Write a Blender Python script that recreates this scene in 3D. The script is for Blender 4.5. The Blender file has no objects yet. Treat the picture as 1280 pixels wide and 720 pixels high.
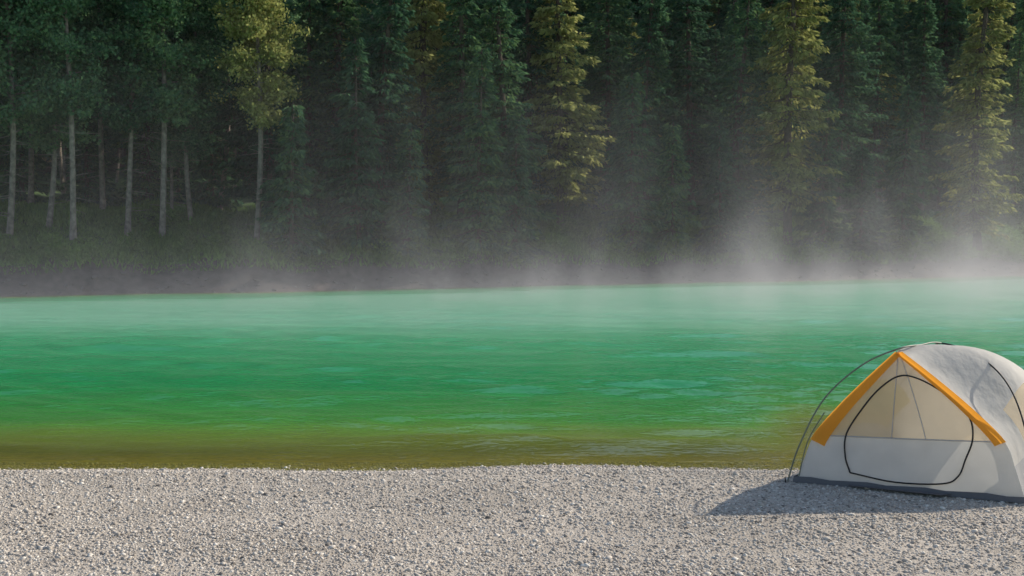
import bpy, math, random
import numpy as np
from mathutils import Vector
random.seed(4); R=np.random.default_rng(11)
sc=bpy.context.scene
sc.view_settings.view_transform='Standard'; sc.view_settings.look='None'; sc.view_settings.exposure=0
COL=sc.collection
WZ=-0.12
SUN_EL=math.radians(29); SUN_AZ=math.radians(60)   # azimuth from +Y toward +X
SD=Vector((math.sin(SUN_AZ)*math.cos(SUN_EL),math.cos(SUN_AZ)*math.cos(SUN_EL),math.sin(SUN_EL)))
# ---------------------------------------------------------------- world / sun / camera
w=bpy.data.worlds.new("World"); sc.world=w; w.use_nodes=True
nt=w.node_tree; bg=nt.nodes['Background']; sk=nt.nodes.new('ShaderNodeTexSky')
sk.sky_type='NISHITA'; sk.sun_disc=False; sk.sun_elevation=SUN_EL; sk.sun_rotation=SUN_AZ
nt.links.new(sk.outputs[0],bg.inputs[0]); bg.inputs[1].default_value=0.145
sl=bpy.data.lights.new("sun",'SUN'); sl.energy=5.0; sl.angle=math.radians(0.5); sl.color=(1,0.91,0.77)
so=bpy.data.objects.new("sun",sl); COL.objects.link(so); so.rotation_euler=(-SD).to_track_quat('-Z','Y').to_euler(); so.location=(60,50,60)
cd=bpy.data.cameras.new("camera"); co=bpy.data.objects.new("camera",cd); COL.objects.link(co)
cd.sensor_width=36; cd.lens=1400/1280*36; cd.clip_end=2000; cd.clip_start=0.1
co.location=(0,0,2.2); co.rotation_euler=(math.radians(90-2.454),0,0); sc.camera=co
# ---------------------------------------------------------------- helpers
def mesh_obj(name,V,F,mats=(),midx=None,smooth=False,link=True):
    V=np.asarray(V,dtype=np.float32); F=np.asarray(F,dtype=np.int32)
    m=bpy.data.meshes.new(name); k=F.shape[1]
    m.vertices.add(len(V)); m.vertices.foreach_set('co',V.ravel())
    m.loops.add(F.size); m.loops.foreach_set('vertex_index',F.ravel())
    m.polygons.add(len(F)); m.polygons.foreach_set('loop_start',np.arange(0,F.size,k,dtype=np.int32))
    for mt in mats: m.materials.append(mt)
    if midx is not None: m.polygons.foreach_set('material_index',np.asarray(midx,dtype=np.int32))
    m.polygons.foreach_set('use_smooth',np.full(len(F),smooth,dtype=bool))
    m.update(calc_edges=True); m.validate()
    o=bpy.data.objects.new(name,m)
    if link: COL.objects.link(o)
    return o
def newmat(name):
    m=bpy.data.materials.new(name); m.use_nodes=True; t=m.node_tree
    for n in list(t.nodes): t.nodes.remove(n)
    out=t.nodes.new('ShaderNodeOutputMaterial'); return m,t,out
def N(t,typ,**kw):
    n=t.nodes.new(typ)
    for k,v in kw.items(): setattr(n,k,v)
    return n
def ramp(t,stops,src=None):
    n=t.nodes.new('ShaderNodeValToRGB'); e=n.color_ramp.elements
    while len(e)<len(stops): e.new(0.5)
    for i,(p,c) in enumerate(stops): e[i].position=p; e[i].color=(*c,1) if len(c)==3 else c
    if src is not None: t.links.new(src,n.inputs[0])
    return n
def mth(t,op,a,b=None,clamp=False):
    n=t.nodes.new('ShaderNodeMath'); n.operation=op; n.use_clamp=clamp
    for i,v in enumerate((a,b)):
        if v is None: continue
        if isinstance(v,(int,float)): n.inputs[i].default_value=v
        else: t.links.new(v,n.inputs[i])
    return n.outputs[0]
def noise(t,scale,detail=3,vec=None,rough=0.5,mapscale=None):
    n=t.nodes.new('ShaderNodeTexNoise'); n.inputs['Scale'].default_value=scale; n.inputs['Detail'].default_value=detail; n.inputs['Roughness'].default_value=rough
    if vec is not None:
        if mapscale:
            mp=t.nodes.new('ShaderNodeMapping'); mp.inputs['Scale'].default_value=mapscale; t.links.new(vec,mp.inputs[0]); vec=mp.outputs[0]
        t.links.new(vec,n.inputs['Vector'])
    return n.outputs[0]
def simple(name,col,rough=0.8,var=0.15,scale=5,bump=0.0,transl=0.0,spec=0.3):
    m,t,out=newmat(name); g=N(t,'ShaderNodeNewGeometry').outputs['Position']
    f=noise(t,scale,4,g); lo=tuple(c*(1-var) for c in col); hi=tuple(min(1,c*(1+var)) for c in col)
    r=ramp(t,[(0.3,lo),(0.7,hi)],f)
    p=N(t,'ShaderNodeBsdfPrincipled'); p.inputs['Roughness'].default_value=rough; p.inputs['Specular IOR Level'].default_value=spec
    t.links.new(r.outputs[0],p.inputs['Base Color']); sh=p.outputs[0]
    if bump>0:
        b=N(t,'ShaderNodeBump'); b.inputs['Strength'].default_value=bump; b.inputs['Distance'].default_value=0.03
        t.links.new(f,b.inputs['Height']); t.links.new(b.outputs[0],p.inputs['Normal'])
    t.links.new(sh,out.inputs[0]); return m
def foliage(name,dark,mid,lite,transl=0.35):
    m,t,out=newmat(name); g=N(t,'ShaderNodeNewGeometry'); oi=N(t,'ShaderNodeObjectInfo')
    f=noise(t,0.6,2,g.outputs['Position'])
    s=mth(t,'ADD',mth(t,'MULTIPLY',g.outputs['Random Per Island'],0.45),mth(t,'MULTIPLY',f,0.5))
    s=mth(t,'ADD',s,mth(t,'MULTIPLY',mth(t,'SUBTRACT',oi.outputs['Random'],0.5),0.35))
    r=ramp(t,[(0.15,dark),(0.5,mid),(0.85,lite)],s)
    d=N(t,'ShaderNodeBsdfDiffuse'); tr=N(t,'ShaderNodeBsdfTranslucent'); mx=N(t,'ShaderNodeMixShader'); mx.inputs[0].default_value=transl
    t.links.new(r.outputs[0],d.inputs[0]); t.links.new(r.outputs[0],tr.inputs[0])
    t.links.new(d.outputs[0],mx.inputs[1]); t.links.new(tr.outputs[0],mx.inputs[2]); t.links.new(mx.outputs[0],out.inputs[0]); return m
def tube(name,pts,r,mat,seg=8,closed=False):
    pts=[Vector(p) for p in pts]; n=len(pts); V=[];F=[]; up=Vector((0.13,0.21,0.97)).normalized()
    for i,p in enumerate(pts):
        a=pts[(i-1)%n] if (closed or i>0) else p; b=pts[(i+1)%n] if (closed or i<n-1) else p
        d=(b-a).normalized(); x=d.cross(up)
        if x.length<0.05: x=d.cross(Vector((1,0,0)))
        x.normalize(); y=d.cross(x)
        for k in range(seg):
            an=2*math.pi*k/seg; V.append(p+x*r*math.cos(an)+y*r*math.sin(an))
    for i in range(n if closed else n-1):
        j=(i+1)%n
        for k in range(seg):
            k2=(k+1)%seg; F.append((i*seg+k,i*seg+k2,j*seg+k2,j*seg+k))
    return mesh_obj(name,[tuple(v) for v in V],F,[mat],smooth=True)
def catmull(pts,sub=8):
    P=[Vector(p) for p in pts]; P=[P[0]*2-P[1]]+P+[P[-1]*2-P[-2]]; out=[]
    for i in range(1,len(P)-2):
        for k in range(sub):
            t=k/sub; a,b,c,d=P[i-1:i+3]
            out.append(0.5*((2*b)+(c-a)*t+(2*a-5*b+4*c-d)*t*t+(-a+3*b-3*c+d)*t**3))
    out.append(P[-2]); return out
# ---------------------------------------------------------------- terrain
def sstep(x): x=np.clip(x,0,1); return x*x*(3-2*x)
def ynear(x): return 11.3+1.7*sstep((x-2.9)/1.1)+0.03*np.sin(x*0.7+1)+0.02*np.sin(x*2.3)
def yfar(x):
    return 56+0.5*np.clip(x,-60,60)+0.5*np.sin(x*0.23+0.5)+0.3*np.sin(x*0.71)
def ground(x,y):
    x=np.asarray(x,float); y=np.asarray(y,float)
    dn=y-ynear(x); df=(y-yfar(x))*0.894
    near=np.where(dn<0, WZ+ -WZ*sstep(-dn/0.9), WZ-0.12*dn)
    near=np.maximum(near,-2.6)
    near=near+np.where(dn<0.5,0.012*np.sin(x*1.3+y*0.9)*np.sin(y*2.1-x*.4),0)
    far=np.where(df<0,WZ+0.4*df, WZ+1.15*sstep(df/1.8)+0.26*np.clip(df-0.8,0,10)+0.14*np.clip(df-10,0,45)+0.5*np.clip(df-55,0,60))
    far=np.where(df>0,far+0.18*np.sin(x*0.9+y*.5)*sstep(df/2)+0.1*np.sin(x*2.3-y*.8)*sstep(df/2),far)
    return np.where(df>-8,np.maximum(far,np.where(df<0,near,-9)),near)
def grid(xs,ys):
    X,Y=np.meshgrid(xs,ys); nx=len(xs); ny=len(ys)
    i=np.arange(ny-1)[:,None]*nx+np.arange(nx-1)[None,:]; i=i.ravel()
    F=np.stack([i,i+1,i+1+nx,i+nx],1); return X.ravel(),Y.ravel(),F
xs=np.concatenate([np.arange(-180,-60,6),np.arange(-60,-10,0.8),np.arange(-10,10,0.2),np.arange(10,80,0.8),np.arange(80,240,6)])
ys=np.concatenate([np.arange(-80,0,5),np.arange(0,9,0.5),np.arange(9,16,0.12),np.arange(16,24,1.5),np.arange(24,92,0.5),np.arange(92,280,5)])
X,Y,F=grid(xs,ys); Z=ground(X,Y)
m,t,out=newmat("gravel"); g=N(t,'ShaderNodeNewGeometry').outputs['Position']
vo=N(t,'ShaderNodeTexVoronoi'); vo.inputs['Scale'].default_value=60; t.links.new(g,vo.inputs['Vector'])
r1=ramp(t,[(0,(0.38,0.34,0.29)),(0.5,(0.50,0.45,0.39)),(1,(0.60,0.55,0.49))],vo.outputs['Color'])
r2=ramp(t,[(0.35,(0.82,0.80,0.77)),(0.65,(1.05,1.03,1))],noise(t,0.9,4,g))
mu=N(t,'ShaderNodeMixRGB',blend_type='MULTIPLY'); mu.inputs[0].default_value=1; t.links.new(r1.outputs[0],mu.inputs[1]); t.links.new(r2.outputs[0],mu.inputs[2])
p=N(t,'ShaderNodeBsdfPrincipled'); p.inputs['Roughness'].default_value=0.9; p.inputs['Specular IOR Level'].default_value=0.2; t.links.new(mu.outputs[0],p.inputs['Base Color'])
b=N(t,'ShaderNodeBump'); b.inputs['Strength'].default_value=0.5; b.inputs['Distance'].default_value=0.012; b.invert=True; t.links.new(vo.outputs['Distance'],b.inputs['Height']); t.links.new(b.outputs[0],p.inputs['Normal'])
t.links.new(p.outputs[0],out.inputs[0]); M_gravel=m
M_bed=simple("lake_bed",(0.42,0.34,0.15),0.9,0.4,9,0.6)
M_bank=simple("bank_earth",(0.075,0.06,0.055),0.95,0.45,3,0.8)
M_floor=simple("forest_floor",(0.06,0.11,0.03),0.95,0.5,1.2,0.8)
cx=(X[F].mean(1)); cy=(Y[F].mean(1)); df=cy-yfar(cx); dn=cy-ynear(cx)
mi=np.zeros(len(F),int); mi[dn>0.35]=1; mi[df>-2]=2; mi[df>2.0]=3
mesh_obj("ground",np.stack([X,Y,Z],1),F,[M_gravel,M_bed,M_bank,M_floor],mi,True)
phi=(1+5**.5)/2
iv=np.array([(-1,phi,0),(1,phi,0),(-1,-phi,0),(1,-phi,0),(0,-1,phi),(0,1,phi),(0,-1,-phi),(0,1,-phi),(phi,0,-1),(phi,0,1),(-phi,0,-1),(-phi,0,1)])/math.sqrt(1+phi*phi)
ifc=np.array([(0,11,5),(0,5,1),(0,1,7),(0,7,10),(0,10,11),(1,5,9),(5,11,4),(11,10,2),(10,7,6),(7,1,8),(3,9,4),(3,4,2),(3,2,6),(3,6,8),(3,8,9),(4,9,5),(2,4,11),(6,2,10),(8,6,7),(9,8,1)])
def rocks(name,px,py,pz,rad,mat,flat=0.6,smooth=True):
    n=len(px); an=R.uniform(0,6.28,n); s=R.uniform(0.7,1.3,(n,3))*rad[:,None]; s[:,2]*=flat
    V=iv[None]*(1+R.uniform(-.22,.22,(n,12,1))); V=V*s[:,None,:]
    c=np.cos(an)[:,None]; sn=np.sin(an)[:,None]
    x=V[:,:,0]*c-V[:,:,1]*sn; y=V[:,:,0]*sn+V[:,:,1]*c
    tl=R.uniform(-.4,.4,n)[:,None]; z=V[:,:,2]+x*tl
    P=np.stack([x+px[:,None],y+py[:,None],z+pz[:,None]],2).reshape(-1,3)
    Fq=(ifc[None]+12*np.arange(n)[:,None,None]).reshape(-1,3)
    return mesh_obj(name,P,Fq,[mat],None,smooth)
m,t,out=newmat("pebble"); gg=N(t,'ShaderNodeNewGeometry')
r1=ramp(t,[(0,(0.14,0.13,0.12)),(0.1,(0.34,0.30,0.26)),(0.45,(0.50,0.45,0.385)),(0.8,(0.60,0.545,0.48)),(1,(0.74,0.70,0.63))],gg.outputs['Random Per Island'])
p=N(t,'ShaderNodeBsdfPrincipled'); p.inputs['Roughness'].default_value=0.85; p.inputs['Specular IOR Level'].default_value=0.2
t.links.new(r1.outputs[0],p.inputs['Base Color']); t.links.new(p.outputs[0],out.inputs[0]); M_peb=m
n=130000; py=R.uniform(6.4,12.2,n); px=R.uniform(-1,1,n)*(1.6+py*0.42)
rad=np.clip(R.lognormal(math.log(0.0075),0.42,n),0.004,0.028)
k=(py<ynear(px)+0.7); px,py,rad=px[k],py[k],rad[k]
rocks("gravel_pebbles",px,py,ground(px,py)+rad*0.1,rad,M_peb)
# ---------------------------------------------------------------- water (real wave geometry)
wx=np.concatenate([np.arange(-180,-30,5),np.arange(-30,36,0.13),np.arange(36,241,5)])
yy=[10.3]
while yy[-1]<90: yy.append(yy[-1]+max(0.06,0.06+(yy[-1]-12)*0.0075))
wy=np.array(yy)
X,Y,F=grid(wx,wy)
RW=np.random.default_rng(77); Hh=np.zeros_like(X)
for i in range(46):
    lam=0.42*(3.2/0.42)**RW.uniform(); th=RW.normal(math.radians(84),math.radians(20)); kk=2*math.pi/lam
    amp=0.034*lam/ (2*math.pi)*(1.0 if lam<1.6 else .6)
    Hh+=amp*np.sin(kk*(math.cos(th)*X+math.sin(th)*Y)+RW.uniform(0,6.28))
patch=0.75+0.3*np.sin(X*.23+Y*.31+1)*np.sin(X*.11-Y*.45+2)+0.2*np.sin(X*.6+Y*1.1)
inside=sstep((X+30)/2)*sstep((35.8-X)/2)
Hh*=patch*inside*(.2+.8*sstep((Y-ynear(X))/2.5))*(1-.5*sstep((Y-30)/20))
wo=mesh_obj("water",np.stack([X,Y,WZ+Hh],1),F,[],None,True)
at=wo.data.attributes.new("depth",'FLOAT','POINT'); dd=(WZ-ground(X,Y)); at.data.foreach_set('value',dd.astype(np.float32))
m,t,out=newmat("lake_water"); g=N(t,'ShaderNodeNewGeometry').outputs['Position']; A=N(t,'ShaderNodeAttribute',attribute_name="depth")
dep=mth(t,'ADD',A.outputs['Fac'],mth(t,'MULTIPLY',mth(t,'SUBTRACT',noise(t,0.8,3,g),0.5),0.10))
cr=ramp(t,[(0.0,(0.32,0.29,0.07)),(0.07,(0.22,0.29,0.05)),(0.15,(0.06,0.26,0.05)),(0.32,(0.022,0.27,0.085)),(0.7,(0.07,0.39,0.18)),(1.0,(0.21,0.54,0.35))],mth(t,'DIVIDE',dep,2.5))  # pale deep end paints the mist haze over the far water into its colour
n3=noise(t,1.0,2,g,0.6,(5,9,1))
b=N(t,'ShaderNodeBump'); b.inputs['Distance'].default_value=0.02; b.inputs['Strength'].default_value=.7; t.links.new(n3,b.inputs['Height'])
df_=N(t,'ShaderNodeBsdfDiffuse'); t.links.new(cr.outputs[0],df_.inputs[0])
tp=N(t,'ShaderNodeBsdfTransparent'); tp.inputs[0].default_value=(0.85,0.85,0.45,1)
ms=N(t,'ShaderNodeMixShader'); fc=ramp(t,[(0.0,(0.15,)*3),(0.16,(1,)*3)],mth(t,'DIVIDE',dep,2.0))
t.links.new(fc.outputs[0],ms.inputs[0]); t.links.new(tp.outputs[0],ms.inputs[1]); t.links.new(df_.outputs[0],ms.inputs[2])
gl=N(t,'ShaderNodeBsdfGlossy'); gl.inputs['Roughness'].default_value=0.07; gl.inputs[0].default_value=(0.95,0.97,0.93,1); t.links.new(b.outputs[0],gl.inputs['Normal'])
fr=N(t,'ShaderNodeFresnel'); fr.inputs[0].default_value=1.33; t.links.new(b.outputs[0],fr.inputs['Normal'])
ff=mth(t,'MINIMUM',mth(t,'MULTIPLY',fr.outputs[0],1.0),0.42)
m2=N(t,'ShaderNodeMixShader'); t.links.new(ff,m2.inputs[0]); t.links.new(ms.outputs[0],m2.inputs[1]); t.links.new(gl.outputs[0],m2.inputs[2])
t.links.new(m2.outputs[0],out.inputs[0]); wo.data.materials.append(m)
# ---------------------------------------------------------------- trees
M_bark_d=simple("bark_dark",(0.09,0.07,0.055),0.95,0.4,6,0.5)
M_bark_p=simple("bark_pale",(0.21,0.18,0.15),0.9,0.4,5,0.4)
M_spr=foliage("spruce_foliage",(0.035,0.085,0.055),(0.075,0.16,0.085),(0.17,0.27,0.10),0.4)
M_lit=foliage("sunlit_foliage",(0.17,0.19,0.06),(0.34,0.35,0.12),(0.50,0.50,0.20),0.45)  # brighter yellow-green leaf colour, sunlight painted in for the lit trees
M_dec=foliage("aspen_foliage",(0.065,0.14,0.085),(0.13,0.25,0.13),(0.24,0.37,0.16),0.5)
M_und=foliage("undergrowth_foliage",(0.05,0.10,0.025),(0.12,0.22,0.05),(0.20,0.32,0.08),0.4)
def leafquads(C,Adir,L,W):
    n=len(C); rn=R.normal(size=(n,3)); B=np.cross(Adir,rn); B/=np.linalg.norm(B,axis=1,keepdims=True)+1e-9
    a=Adir*L[:,None]; bb=B*W[:,None]*0.5
    return np.stack([C,C+a*.45+bb,C+a,C+a*.45-bb],1).reshape(-1,3)
def limb(p0,p1,r0,r1,seg=4):
    p0=np.array(p0,float);p1=np.array(p1,float); d=p1-p0; d/=np.linalg.norm(d)+1e-9
    u=np.cross(d,[0.3,0.2,0.9]); u/=np.linalg.norm(u)+1e-9; v=np.cross(d,u); V=[];F=[]
    for p,r in((p0,r0),(p1,r1)):
        for k in range(seg):
            a=6.2832*k/seg; V.append(p+(u*math.cos(a)+v*math.sin(a))*r)
    F=[(k,(k+1)%seg,(k+1)%seg+seg,k+seg) for k in range(seg)]
    return V,F
def build_tree(kind,H,Rad,z0,bark,leaf,r0=0.2,seed=0,dens=1.0):
    global R
    R=np.random.default_rng(seed); nv=0; wv=[];wf=[]
    def add(vf):
        nonlocal nv
        v,f=vf; wv.extend(v); wf.extend([tuple(i+nv for i in q) for q in f]); nv+=len(v)
    bend=R.normal(0,0.018*H,2); bend2=R.normal(0,0.01*H,2)
    def axis(z):
        q=z/H; return np.array([bend[0]*q*q+bend2[0]*math.sin(q*5),bend[1]*q*q+bend2[1]*math.sin(q*5),z])
    zs=np.linspace(-0.6,H,14)
    for i in range(13):
        ra=r0*(1-max(zs[i],0)/H)**0.8+0.02; rb=r0*(1-zs[i+1]/H)**0.8+0.02
        if i==0: ra*=1.4
        add(limb(axis(zs[i]),axis(zs[i+1]),ra,rb,8))
    LV=[]
    for i in range(int(z0*4)):
        z=R.uniform(1.2,max(z0+1,1.5)); a=R.uniform(0,6.28); l=R.uniform(.3,1.3); p=axis(z)
        add(limb(p,p+np.array([math.cos(a)*l,math.sin(a)*l,R.uniform(-.3,.25)*l]),0.022,0.006,4))
    if kind=='spruce':
        z=z0
        while z<H-0.2:
            q=(z-z0)/(H-z0); low=min(1,0.6+q*3)
            for k in range(int(R.integers(5,8))):
                a=R.uniform(0,6.28); L=Rad*((1-q)**0.8)*low*R.uniform(.45,1.35)+0.2
                o=axis(z+R.uniform(-.15,.15)); out_=np.array([math.cos(a),math.sin(a),0]); pr=np.array([-math.sin(a),math.cos(a),0])
                dr=R.uniform(.15,.5) if q<.7 else R.uniform(-.3,.15)
                end=o+out_*L*0.95+np.array([0,0,-dr*L*.8]); add(limb(o,end,0.03,0.006,4))
                n=int(L*30*dens)+4; s=R.uniform(.08,1,n)**.7
                lat=R.uniform(-1,1,n)*0.4*L*(1.05-s)*1.2
                C=o+out_*(s*L)[:,None]+pr*lat[:,None]; C[:,2]+=-dr*L*s+0.28*L*s*s*dr-np.abs(lat)*.25+R.normal(0,.05,n)
                D=out_*R.uniform(.3,.9,n)[:,None]+pr*(np.sign(lat)*R.uniform(.2,.9,n))[:,None]; D[:,2]-=R.uniform(.1,.9,n)
                D/=np.linalg.norm(D,axis=1,keepdims=True)
                LV.append(leafquads(C,D,R.uniform(.22,.45,n),R.uniform(.10,.17,n)))
            z+=R.uniform(.28,.48)
    else:
        nb=int(60*dens)
        for k in range(nb):
            q=(k+R.uniform())/nb; z=z0+(H-z0)*q; a=R.uniform(0,6.28)
            prof=math.sin(math.pi*min(1,(q*0.85+0.12)))**.7
            L=Rad*prof*R.uniform(.5,1.15)+.2; up=R.uniform(.1,.7)
            o=axis(z); d=np.array([math.cos(a),math.sin(a),up]); d/=np.linalg.norm(d); e=o+d*L
            add(limb(o,e,0.035,0.008,4))
            for c in range(int(3+L*3)):
                s=R.uniform(.3,1.05); cc=o+d*L*s+R.normal(0,.22,3); n=int(R.integers(30,60)); sz=R.uniform(.16,.34)
                C=cc+R.normal(0,1,(n,3))*np.array([sz,sz,sz*.55]); D=R.normal(size=(n,3)); D[:,2]-=.3; D/=np.linalg.norm(D,axis=1,keepdims=True)
                LV.append(leafquads(C,D,R.uniform(.13,.24,n),R.uniform(.10,.17,n)))
    LV=np.concatenate(LV); nl=len(LV)//4
    FV=np.arange(nl*4).reshape(-1,4)+nv
    Vall=np.concatenate([np.array(wv),LV]); Fall=np.concatenate([np.array(wf),FV])
    mi=np.concatenate([np.zeros(len(wf),int),np.ones(nl,int)])
    o=mesh_obj("tree_mesh",Vall,Fall,[bark,leaf],mi,False,link=False); md=o.data; bpy.data.objects.remove(o); return md
SPR=[build_tree('spruce',H,Rr,z0,M_bark_d,M_spr,.24,s) for H,Rr,z0,s in((22,3.0,1.2,1),(20,2.6,0.8,2),(24,3.2,2.5,3),(17,2.4,0.5,4),(21,2.2,3.5,5))]
LIT=[build_tree('spruce',H,Rr,z0,M_bark_d,M_lit,.22,s) for H,Rr,z0,s in((22,2.1,1.5,11),(20,2.6,2.5,12))]
ASP=[build_tree('asp',H,Rr,z0,M_bark_p,M_dec,.13,s,1.2) for H,Rr,z0,s in((18,2.3,5.0,21),(19,2.1,6,22),(16,2.3,4.2,23))]
PIN=[build_tree('asp',H,Rr,z0,M_bark_p,M_lit,.15,s,1.2) for H,Rr,z0,s in((18,2.1,6.6,31),)]  # aspen build with the painted sunlit leaf colour
YOU=[build_tree('spruce',H,Rr,z0,M_bark_d,M_spr,.1,s,1.2) for H,Rr,z0,s in((7,1.5,.2,41),(10,1.9,.3,42))]
R=np.random.default_rng(5)
def place(name,md,x,y,s=1.0,par=None,rz=None):
    o=bpy.data.objects.new(name,md); COL.objects.link(o)
    o.location=(x,y,float(ground(x,y))-.05); o.rotation_euler=(R.normal(0,.015),R.normal(0,.015),R.uniform(0,6.28) if rz is None else rz)
    o.scale=(s,s,s*R.uniform(.93,1.07))
    if par: o.parent=par
    return o
taken=[]
def pp(name,md,px,off,s=1.0):
    k=(px-640)/1400; d=56/(1-.5*k)
    for _ in range(8): d=.5*d+.5*(float(yfar(np.array(k*d)))+off)
    x=k*d; taken.append((x,d)); return place(name,md,x,d,s)
for px,off,i,s in((12,6,0,1),(62,8,2,.95),(92,5,1,1.0),(160,7,0,.95),(203,6,1,1.05),(240,9,2,.9),(-60,6,2,1),(275,13,0,1),(130,13,1,1),(40,14,2,1)):
    pp("aspen_tree",ASP[i],px,off,s)
lit=[]
pp("pine_tree",PIN[0],320,4.5,.92); lit.append(taken[-1])
big=pp("sunlit_spruce_tree",LIT[0],1222,2.6,1.15); lit.append(taken[-1])  # spruce model, sunlight painted into its leaf colour
pp("sunlit_spruce_tree",LIT[1],700,8,1.0); lit.append(taken[-1])
pp("sunlit_spruce_tree",LIT[1],985,4.5,1.15); lit.append(taken[-1])
pp("sunlit_spruce_tree",LIT[0],535,9,1.0); lit.append(taken[-1])
for px,off,i,s in((385,9,3,.8),(430,8,1,.9),(480,5,3,.9),(575,6,4,.85),(625,5,3,.95),(660,10,0,.9),(760,13,2,.9),(810,9,1,.85),(865,12,4,1),(925,6,3,1.0),(1045,11,2,.95),(1100,14,1,1),(1150,12,4,.9),(1290,17,0,1),(1345,21,2,1),(345,11,0,.9)):
    pp("spruce_tree",SPR[i],px,off,s)
for px,off,i in((30,16,1),(110,15,0),(185,15,1),(225,16,1),(265,14,0),(365,3,0),(450,3.5,1),(510,3,0),(600,3,1),(645,2.5,0),(790,3.5,1),(840,3,0),(900,3,0),(1030,3,1),(1075,3,0),(1130,3.5,1)):
    pp("young_spruce_tree",YOU[i],px,off,1.0)
far=bpy.data.objects.new("distant_forest",None); COL.objects.link(far)
sdir=np.array([SD.x,SD.y])/math.hypot(SD.x,SD.y)
cnt=0
for gy in np.arange(12,88,4.0):
    for gx in np.arange(-62,100,3.9):
        x=gx+R.uniform(-1.6,1.6); off=gy+R.uniform(-1.6,1.6); y=float(yfar(np.array(x)))+off
        if abs(x)>0.5*y+12 and x<0: continue
        if x>0.5*y+25: continue
        if any((x-a)**2+(y-b_)**2<2.4**2 for a,b_ in taken): continue
        bad=False
        for q,(a,b_) in enumerate(lit):
            v=np.array([x-a,y-b_]); al=v@sdir; la=abs(v[0]*sdir[1]-v[1]*sdir[0])
            if -1<al<(40 if q==1 else 28) and la<(4.6 if q==1 else 3.6): bad=True
        if bad: continue
        if x<0 and off<34 and R.uniform()<.35: continue
        if x<-8 and off<30 and R.uniform()<.6: md=ASP[int(R.integers(3))]
        elif R.uniform()<.10: md=LIT[int(R.integers(2))]
        else: md=SPR[int(R.integers(5))]
        s_=R.uniform(.5,.8) if off<34 else R.uniform(1.0,1.35)
        place("forest_tree",md,x,y,s_,far); cnt+=1
print("forest trees",cnt)
n=150000; gx=R.uniform(-40,60,n); off=R.uniform(1.3,14,n); gy=yfar(gx)+off; gz=ground(gx,gy)
D=R.normal(0,.45,(n,3)); D[:,2]=1; D/=np.linalg.norm(D,axis=1,keepdims=True)
cl=np.sin(gx*.8+gy*.4)*np.sin(gx*.31-gy*.7)
Lh=R.uniform(.15,.4,n)*(1+.7*cl)
V=leafquads(np.stack([gx,gy,gz-.03],1),D,Lh,R.uniform(.05,.12,n))
mesh_obj("bank_grass",V,np.arange(4*n).reshape(-1,4),[M_und])
BV=[]
for i in range(360):
    x=R.uniform(-38,55); off=R.uniform(1.5,10); y=float(yfar(np.array(x)))+off; z=float(ground(x,y)); s=R.uniform(.35,1.0)*(1.25 if x>-8 else .7)
    n=int(260*s); a=R.normal(size=(n,3)); a/=np.linalg.norm(a,axis=1,keepdims=True); a[:,2]=np.abs(a[:,2]); rr=R.uniform(.5,1,n)[:,None]
    C=np.array([x,y,z])+a*rr*np.array([s,s,s*1.1]); D=a+R.normal(0,.6,(n,3)); D/=np.linalg.norm(D,axis=1,keepdims=True)
    BV.append(leafquads(C,D,R.uniform(.12,.26,n),R.uniform(.07,.14,n)))
BV=np.concatenate(BV); mesh_obj("bank_undergrowth",BV,np.arange(len(BV)).reshape(-1,4),[M_und])
n=700; rx=R.uniform(-42,60,n); ro=np.abs(R.normal(.1,.7,n)); ry=yfar(rx)+ro
rocks("bank_rocks",rx,ry,ground(rx,ry)-.04,R.uniform(.05,.2,n),simple("rock",(0.085,0.075,0.072),.9,.4,4,.5),.6,False)
# ---------------------------------------------------------------- mist volume
V=[(x,y,z) for z in(-.1,9) for y in(20,92) for x in(-60,70)]
Fm=[(0,2,3,1),(4,5,7,6),(0,1,5,4),(2,6,7,3),(0,4,6,2),(1,3,7,5)]
mist=mesh_obj("mist",V,Fm)
m,t,out=newmat("mist"); pos=N(t,'ShaderNodeNewGeometry').outputs['Position']; sx=N(t,'ShaderNodeSeparateXYZ'); t.links.new(pos,sx.inputs[0])
nz=noise(t,1.0,3,pos,0.6,(0.30,0.16,0.17))
nn=ramp(t,[(0.45,(0,)*3),(0.70,(1,)*3)],nz)
hf=mth(t,'POWER',2.718,mth(t,'MULTIPLY',sx.outputs[2],-0.38))
hl=mth(t,'POWER',2.718,mth(t,'MULTIPLY',sx.outputs[2],-1.3))
mr=N(t,'ShaderNodeMapRange'); t.links.new(sx.outputs[0],mr.inputs[0]); mr.inputs[1].default_value=-22; mr.inputs[2].default_value=28; mr.inputs[3].default_value=.22; mr.inputs[4].default_value=1.1
my=N(t,'ShaderNodeMapRange'); t.links.new(sx.outputs[1],my.inputs[0]); my.inputs[1].default_value=20; my.inputs[2].default_value=42
d1=mth(t,'MULTIPLY',mth(t,'MULTIPLY',mth(t,'MULTIPLY',nn.outputs[0],0.06),hf),mr.outputs[0])
d2=mth(t,'MULTIPLY',mth(t,'MULTIPLY',mth(t,'ADD',mth(t,'MULTIPLY',nn.outputs[0],0.04),0.018),hl),mth(t,'ADD',mth(t,'MULTIPLY',mr.outputs[0],.6),.35))
d1=mth(t,'ADD',mth(t,'ADD',d1,d2),0.0008)
d1=mth(t,'MULTIPLY',d1,my.outputs[0])
vs=N(t,'ShaderNodeVolumeScatter'); vs.inputs['Color'].default_value=(.94,.96,1,1); vs.inputs['Anisotropy'].default_value=.1
t.links.new(d1,vs.inputs['Density']); t.links.new(vs.outputs[0],out.inputs['Volume']); mist.data.materials.append(m)
try: m.cycles.volume_step_rate=3.0
except Exception as e: print(e)
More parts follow.
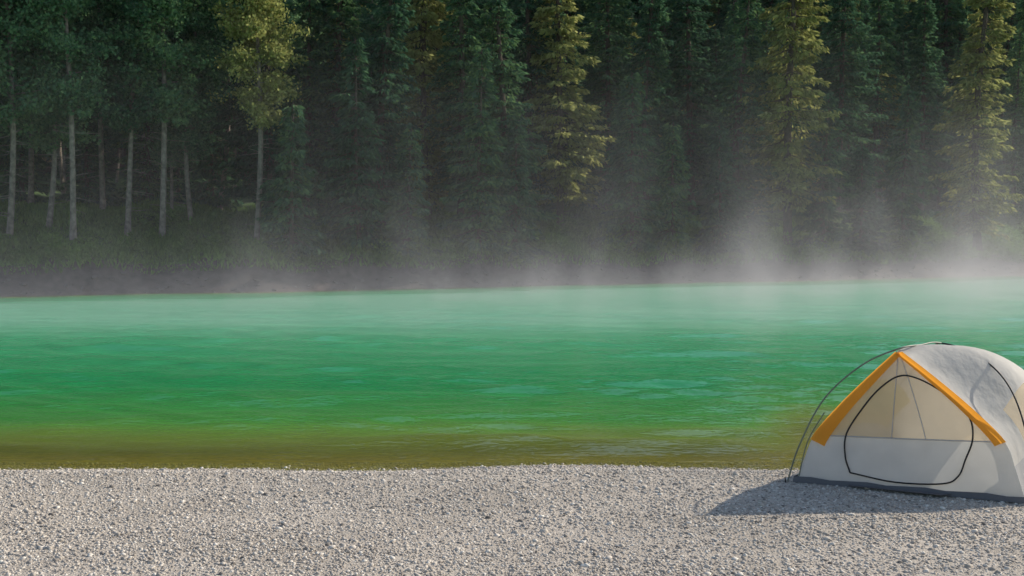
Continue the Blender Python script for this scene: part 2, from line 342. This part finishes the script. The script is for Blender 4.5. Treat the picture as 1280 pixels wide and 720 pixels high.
# ---------------------------------------------------------------- tent
tent=bpy.data.objects.new("camping_tent",None); COL.objects.link(tent)
def fabric(name,col,transl,see=0.0,rough=.7):
    m,t,out=newmat(name); g=N(t,'ShaderNodeNewGeometry').outputs['Position']
    f=noise(t,5,3,g); f2=noise(t,1,3,g,.5,(14,14,3)); r=ramp(t,[(.3,tuple(c*.92 for c in col)),(.7,col)],f)
    p=N(t,'ShaderNodeBsdfPrincipled'); p.inputs['Roughness'].default_value=rough; p.inputs['Specular IOR Level'].default_value=.3; t.links.new(r.outputs[0],p.inputs['Base Color'])
    b=N(t,'ShaderNodeBump'); b.inputs['Strength'].default_value=.45; b.inputs['Distance'].default_value=.03; t.links.new(mth(t,'ADD',f,mth(t,'MULTIPLY',f2,.5)),b.inputs['Height']); t.links.new(b.outputs[0],p.inputs['Normal'])
    tr=N(t,'ShaderNodeBsdfTranslucent'); t.links.new(r.outputs[0],tr.inputs[0]); mx=N(t,'ShaderNodeMixShader'); mx.inputs[0].default_value=transl
    t.links.new(p.outputs[0],mx.inputs[1]); t.links.new(tr.outputs[0],mx.inputs[2]); sh=mx.outputs[0]
    if see>0:
        tp=N(t,'ShaderNodeBsdfTransparent'); m3=N(t,'ShaderNodeMixShader'); m3.inputs[0].default_value=see
        t.links.new(sh,m3.inputs[1]); t.links.new(tp.outputs[0],m3.inputs[2]); sh=m3.outputs[0]
    t.links.new(sh,out.inputs[0]); return m
F_white=fabric("nylon_white",(.82,.80,.75),.5); F_mesh=fabric("mesh_tan",(.78,.61,.38),.5,.22)
F_grey=fabric("nylon_grey",(.66,.66,.66),.5); F_org=fabric("nylon_orange",(.95,.42,.05),.5)
F_dark=fabric("groundsheet_grey",(.13,.13,.14),.0); M_zip=simple("zipper_black",(.015,.015,.017),.5)
M_pole=simple("pole_grey",(.16,.18,.14),.5)
def par(o): o.parent=tent; return o
A=Vector((2.58,10.10,0)); B=Vector((4.30,9.28,0)); vdir=Vector((.62,.78,0)); Dp=2.2
C=B+vdir*Dp; D=A+vdir*Dp
KA=Vector((2.775,10.2,.415)); KB=Vector((4.175,9.42,.488)); Pk=Vector((3.447,9.95,1.22))
EA=catmull([A,A*.45+KA*.55+Vector((-.01,0,0)),KA,KA.lerp(Pk,.33)+Vector((-.02,0,.015)),KA.lerp(Pk,.68)+Vector((-.01,0,.015)),Pk],6)
EB=catmull([B,B*.45+KB*.55+Vector((.01,0,0)),KB,KB.lerp(Pk,.33)+Vector((.02,0,.02)),KB.lerp(Pk,.68)+Vector((.01,0,.02)),Pk],6)
NR=len(EA)-1
def edge(E,a):
    f=min(max(a,0),.9999)*NR; i=int(f); return E[i].lerp(E[i+1],f-i)
fn=Vector((-.439,-.898,0.25)).normalized()
def S(a,b):
    p=edge(EA,a).lerp(edge(EB,a),b); sag=math.sin(math.pi*b)*math.sin(math.pi*min(1,a*1.0))*.05
    sag+=.006*math.sin(b*23+a*9)*math.sin(math.pi*b)*(1-a)
    return p-fn*sag
nb_=36; na=30; V=[];Fq=[];mi=[]
for i in range(na+1):
    for j in range(nb_+1): V.append(tuple(S(i/na,j/nb_)))
doorp=[(.10,.24),(.22,.20),(.42,.17),(.6,.19),(.72,.25),(.80,.45),(.79,.72),(.70,.9),(.56,.93),(.42,.85),(.25,.78),(.13,.735),(.075,.66),(.06,.45)]
for i in range(na):
    for j in range(nb_):
        a=(i+.5)/na; Fq.append((i*(nb_+1)+j,i*(nb_+1)+j+1,(i+1)*(nb_+1)+j+1,(i+1)*(nb_+1)+j)); mi.append(1 if a>.4 else 0)
par(mesh_obj("front_wall",V,Fq,[F_white,F_mesh],mi,True))
off=fn*0.012
dp=catmull([S(a,b)+off for a,b in doorp+[doorp[0]]],6); par(tube("door_zipper",dp,.0075,M_zip,6))
par(tube("wall_seam",[S(.4,b/20)+off*.6 for b in range(21)],.006,F_grey,6))
for bb in(.42,.6): par(tube("mesh_seam",[S(.4+.55*k/12,bb)+off*.4 for k in range(13)],.004,F_grey,6))
def strip(name,bf,a0,a1,w0,w1,mat,outo=.02):
    V=[];Fs=[];n=16
    for k in range(n+1):
        a=a0+(a1-a0)*k/n; e=edge(EA if bf==0 else EB,a); o2=edge(EB if bf==0 else EA,a); dirn=(o2-e); L=dirn.length; dirn=dirn/L if L>1e-3 else Vector((0,0,-1))
        dd=(dirn+Vector((0,0,-.5))).normalized(); wv=w0+(w1-w0)*k/n
        V.append(tuple(e-dirn*.01+fn*outo)); V.append(tuple(e+dd*wv*.5+fn*(outo+.014))); V.append(tuple(e+dd*wv+fn*outo))
    for k in range(n):
        for j in(0,1): Fs.append((k*3+j,k*3+j+1,k*3+j+4,k*3+j+3))
    return par(mesh_obj(name,V,Fs,[mat],None,True))
strip("orange_edge",0,.36,.985,.13,.05,F_org); strip("orange_edge",1,.40,.985,.09,.05,F_org)
ws=np.linspace(0,1,22); nt_=36
def prof(wv):
    return float(np.interp(wv,[0,.12,.3,.5,.7,.85,.95,1],[1.22,1.245,1.245,1.21,1.03,.70,.3,.02]))
full=EA+list(reversed(EB))[1:]
def frontarch(u):
    f=u*(len(full)-1); i=min(int(f),len(full)-2); return full[i].lerp(full[i+1],f-i)
T=(A+C)*.5
V=[];Fq=[];mi=[]
for i,wv in enumerate(ws):
    l=A+vdir*Dp*wv; r=B+vdir*Dp*wv; mid=(l+r)*.5+Vector((.03,0,0)); hw=(r-l)*.5; Hp=prof(wv)
    bl=float(sstep(np.array(wv/.4)))
    for k in range(nt_+1):
        u=k/nt_; th=math.pi*u; c=-math.cos(th); s=math.sin(th)
        xx=abs(c)**.85 if c>0 else -(abs(c)**1.15)*.9
        el=mid+hw*xx+Vector((0,0,Hp*s**(.8 if c>0 else 1.0)))
        fp=frontarch(u)+vdir*Dp*wv; fp.z*=Hp/1.22
        V.append(tuple(fp.lerp(el,bl)))
for i in range(21):
    for k in range(nt_):
        Fq.append((i*(nt_+1)+k,i*(nt_+1)+k+1,(i+1)*(nt_+1)+k+1,(i+1)*(nt_+1)+k))
        u=(k+.5)/nt_; wv=ws[i]
        mt=0
        if u<.14 or u>.9: mt=1
        if .76<u<=.9 and .1<wv<.75: mt=2
        if .12<=u<.26 and .15<wv<.8: mt=2
        mi.append(mt)
par(mesh_obj("canopy",V,Fq,[F_white,F_grey,F_mesh],mi,True))
g1=[(A,B),(B,C),(C,D),(D,A)]
V=[];Fq=[]
cen=(A+B+C+D)/4
for k,(a,b_) in enumerate(g1):
    for q in range(13):
        p=a.lerp(b_,q/12); o_=(p-cen).normalized()*.02; wob=.008*math.sin(q*2.1+k)
        i0=len(V); V+= [tuple(p+o_*1.6+Vector((0,0,.004))),tuple(p+o_+Vector((0,0,.055+wob)))]
        if q<12: Fq.append((i0,i0+2,i0+3,i0+1))
par(mesh_obj("groundsheet_edge",V,Fq,[F_dark],None,True))
par(mesh_obj("floor",[tuple(p+Vector((0,0,.025))) for p in(A,B,C,D)],[(0,1,2,3)],[F_dark]))
u_=(B-A).normalized(); fo=Vector((-.439,-.898,0))
par(mesh_obj("footprint_flap",[tuple(A+u_*.45+Vector((0,0,.03))),tuple(A+u_*1.35+Vector((0,0,.03))),tuple(A+u_*1.25+fo*.13+Vector((0,0,.03))),tuple(A+u_*.5+fo*.08+Vector((0,0,.03)))],[(0,1,2,3)],[F_dark]))
Tt=Vector((4.02,10.45,1.235))
A2=A+Vector((-.07,.02,0)); B2=B+Vector((.05,-.02,0))
par(tube("pole",catmull([A2,Vector((2.62,10.14,.33)),Vector((2.86,10.2,.75)),Vector((3.17,10.1,1.07)),Pk+Vector((0,0,.012)),(Pk+Tt)*.5+Vector((0,0,.015)),Tt,T+(C-T)*.28+Vector((0,0,1.08)),T+(C-T)*.6+Vector((0,0,.76)),T+(C-T)*.88+Vector((0,0,.3)),C],8),.0075,M_pole))
par(tube("pole",catmull([B2,Vector((4.38,9.45,.5)),Vector((4.36,9.75,.90)),Vector((4.25,10.1,1.13)),Tt,T+(D-T)*.28+Vector((0,0,1.08)),T+(D-T)*.6+Vector((0,0,.76)),T+(D-T)*.88+Vector((0,0,.3)),D],8),.0075,M_zip))
par(tube("pole_strap",catmull([Vector((2.60,10.1,.02)),Vector((2.70,10.16,.36)),Vector((2.86,10.2,.62))],5),.005,M_pole))
for p in(A2,B2,C,D):
    par(tube("stake",[p+Vector((-.03,-.03,.05)),p+Vector((-.01,-.01,-.08))],.006,M_zip,6))
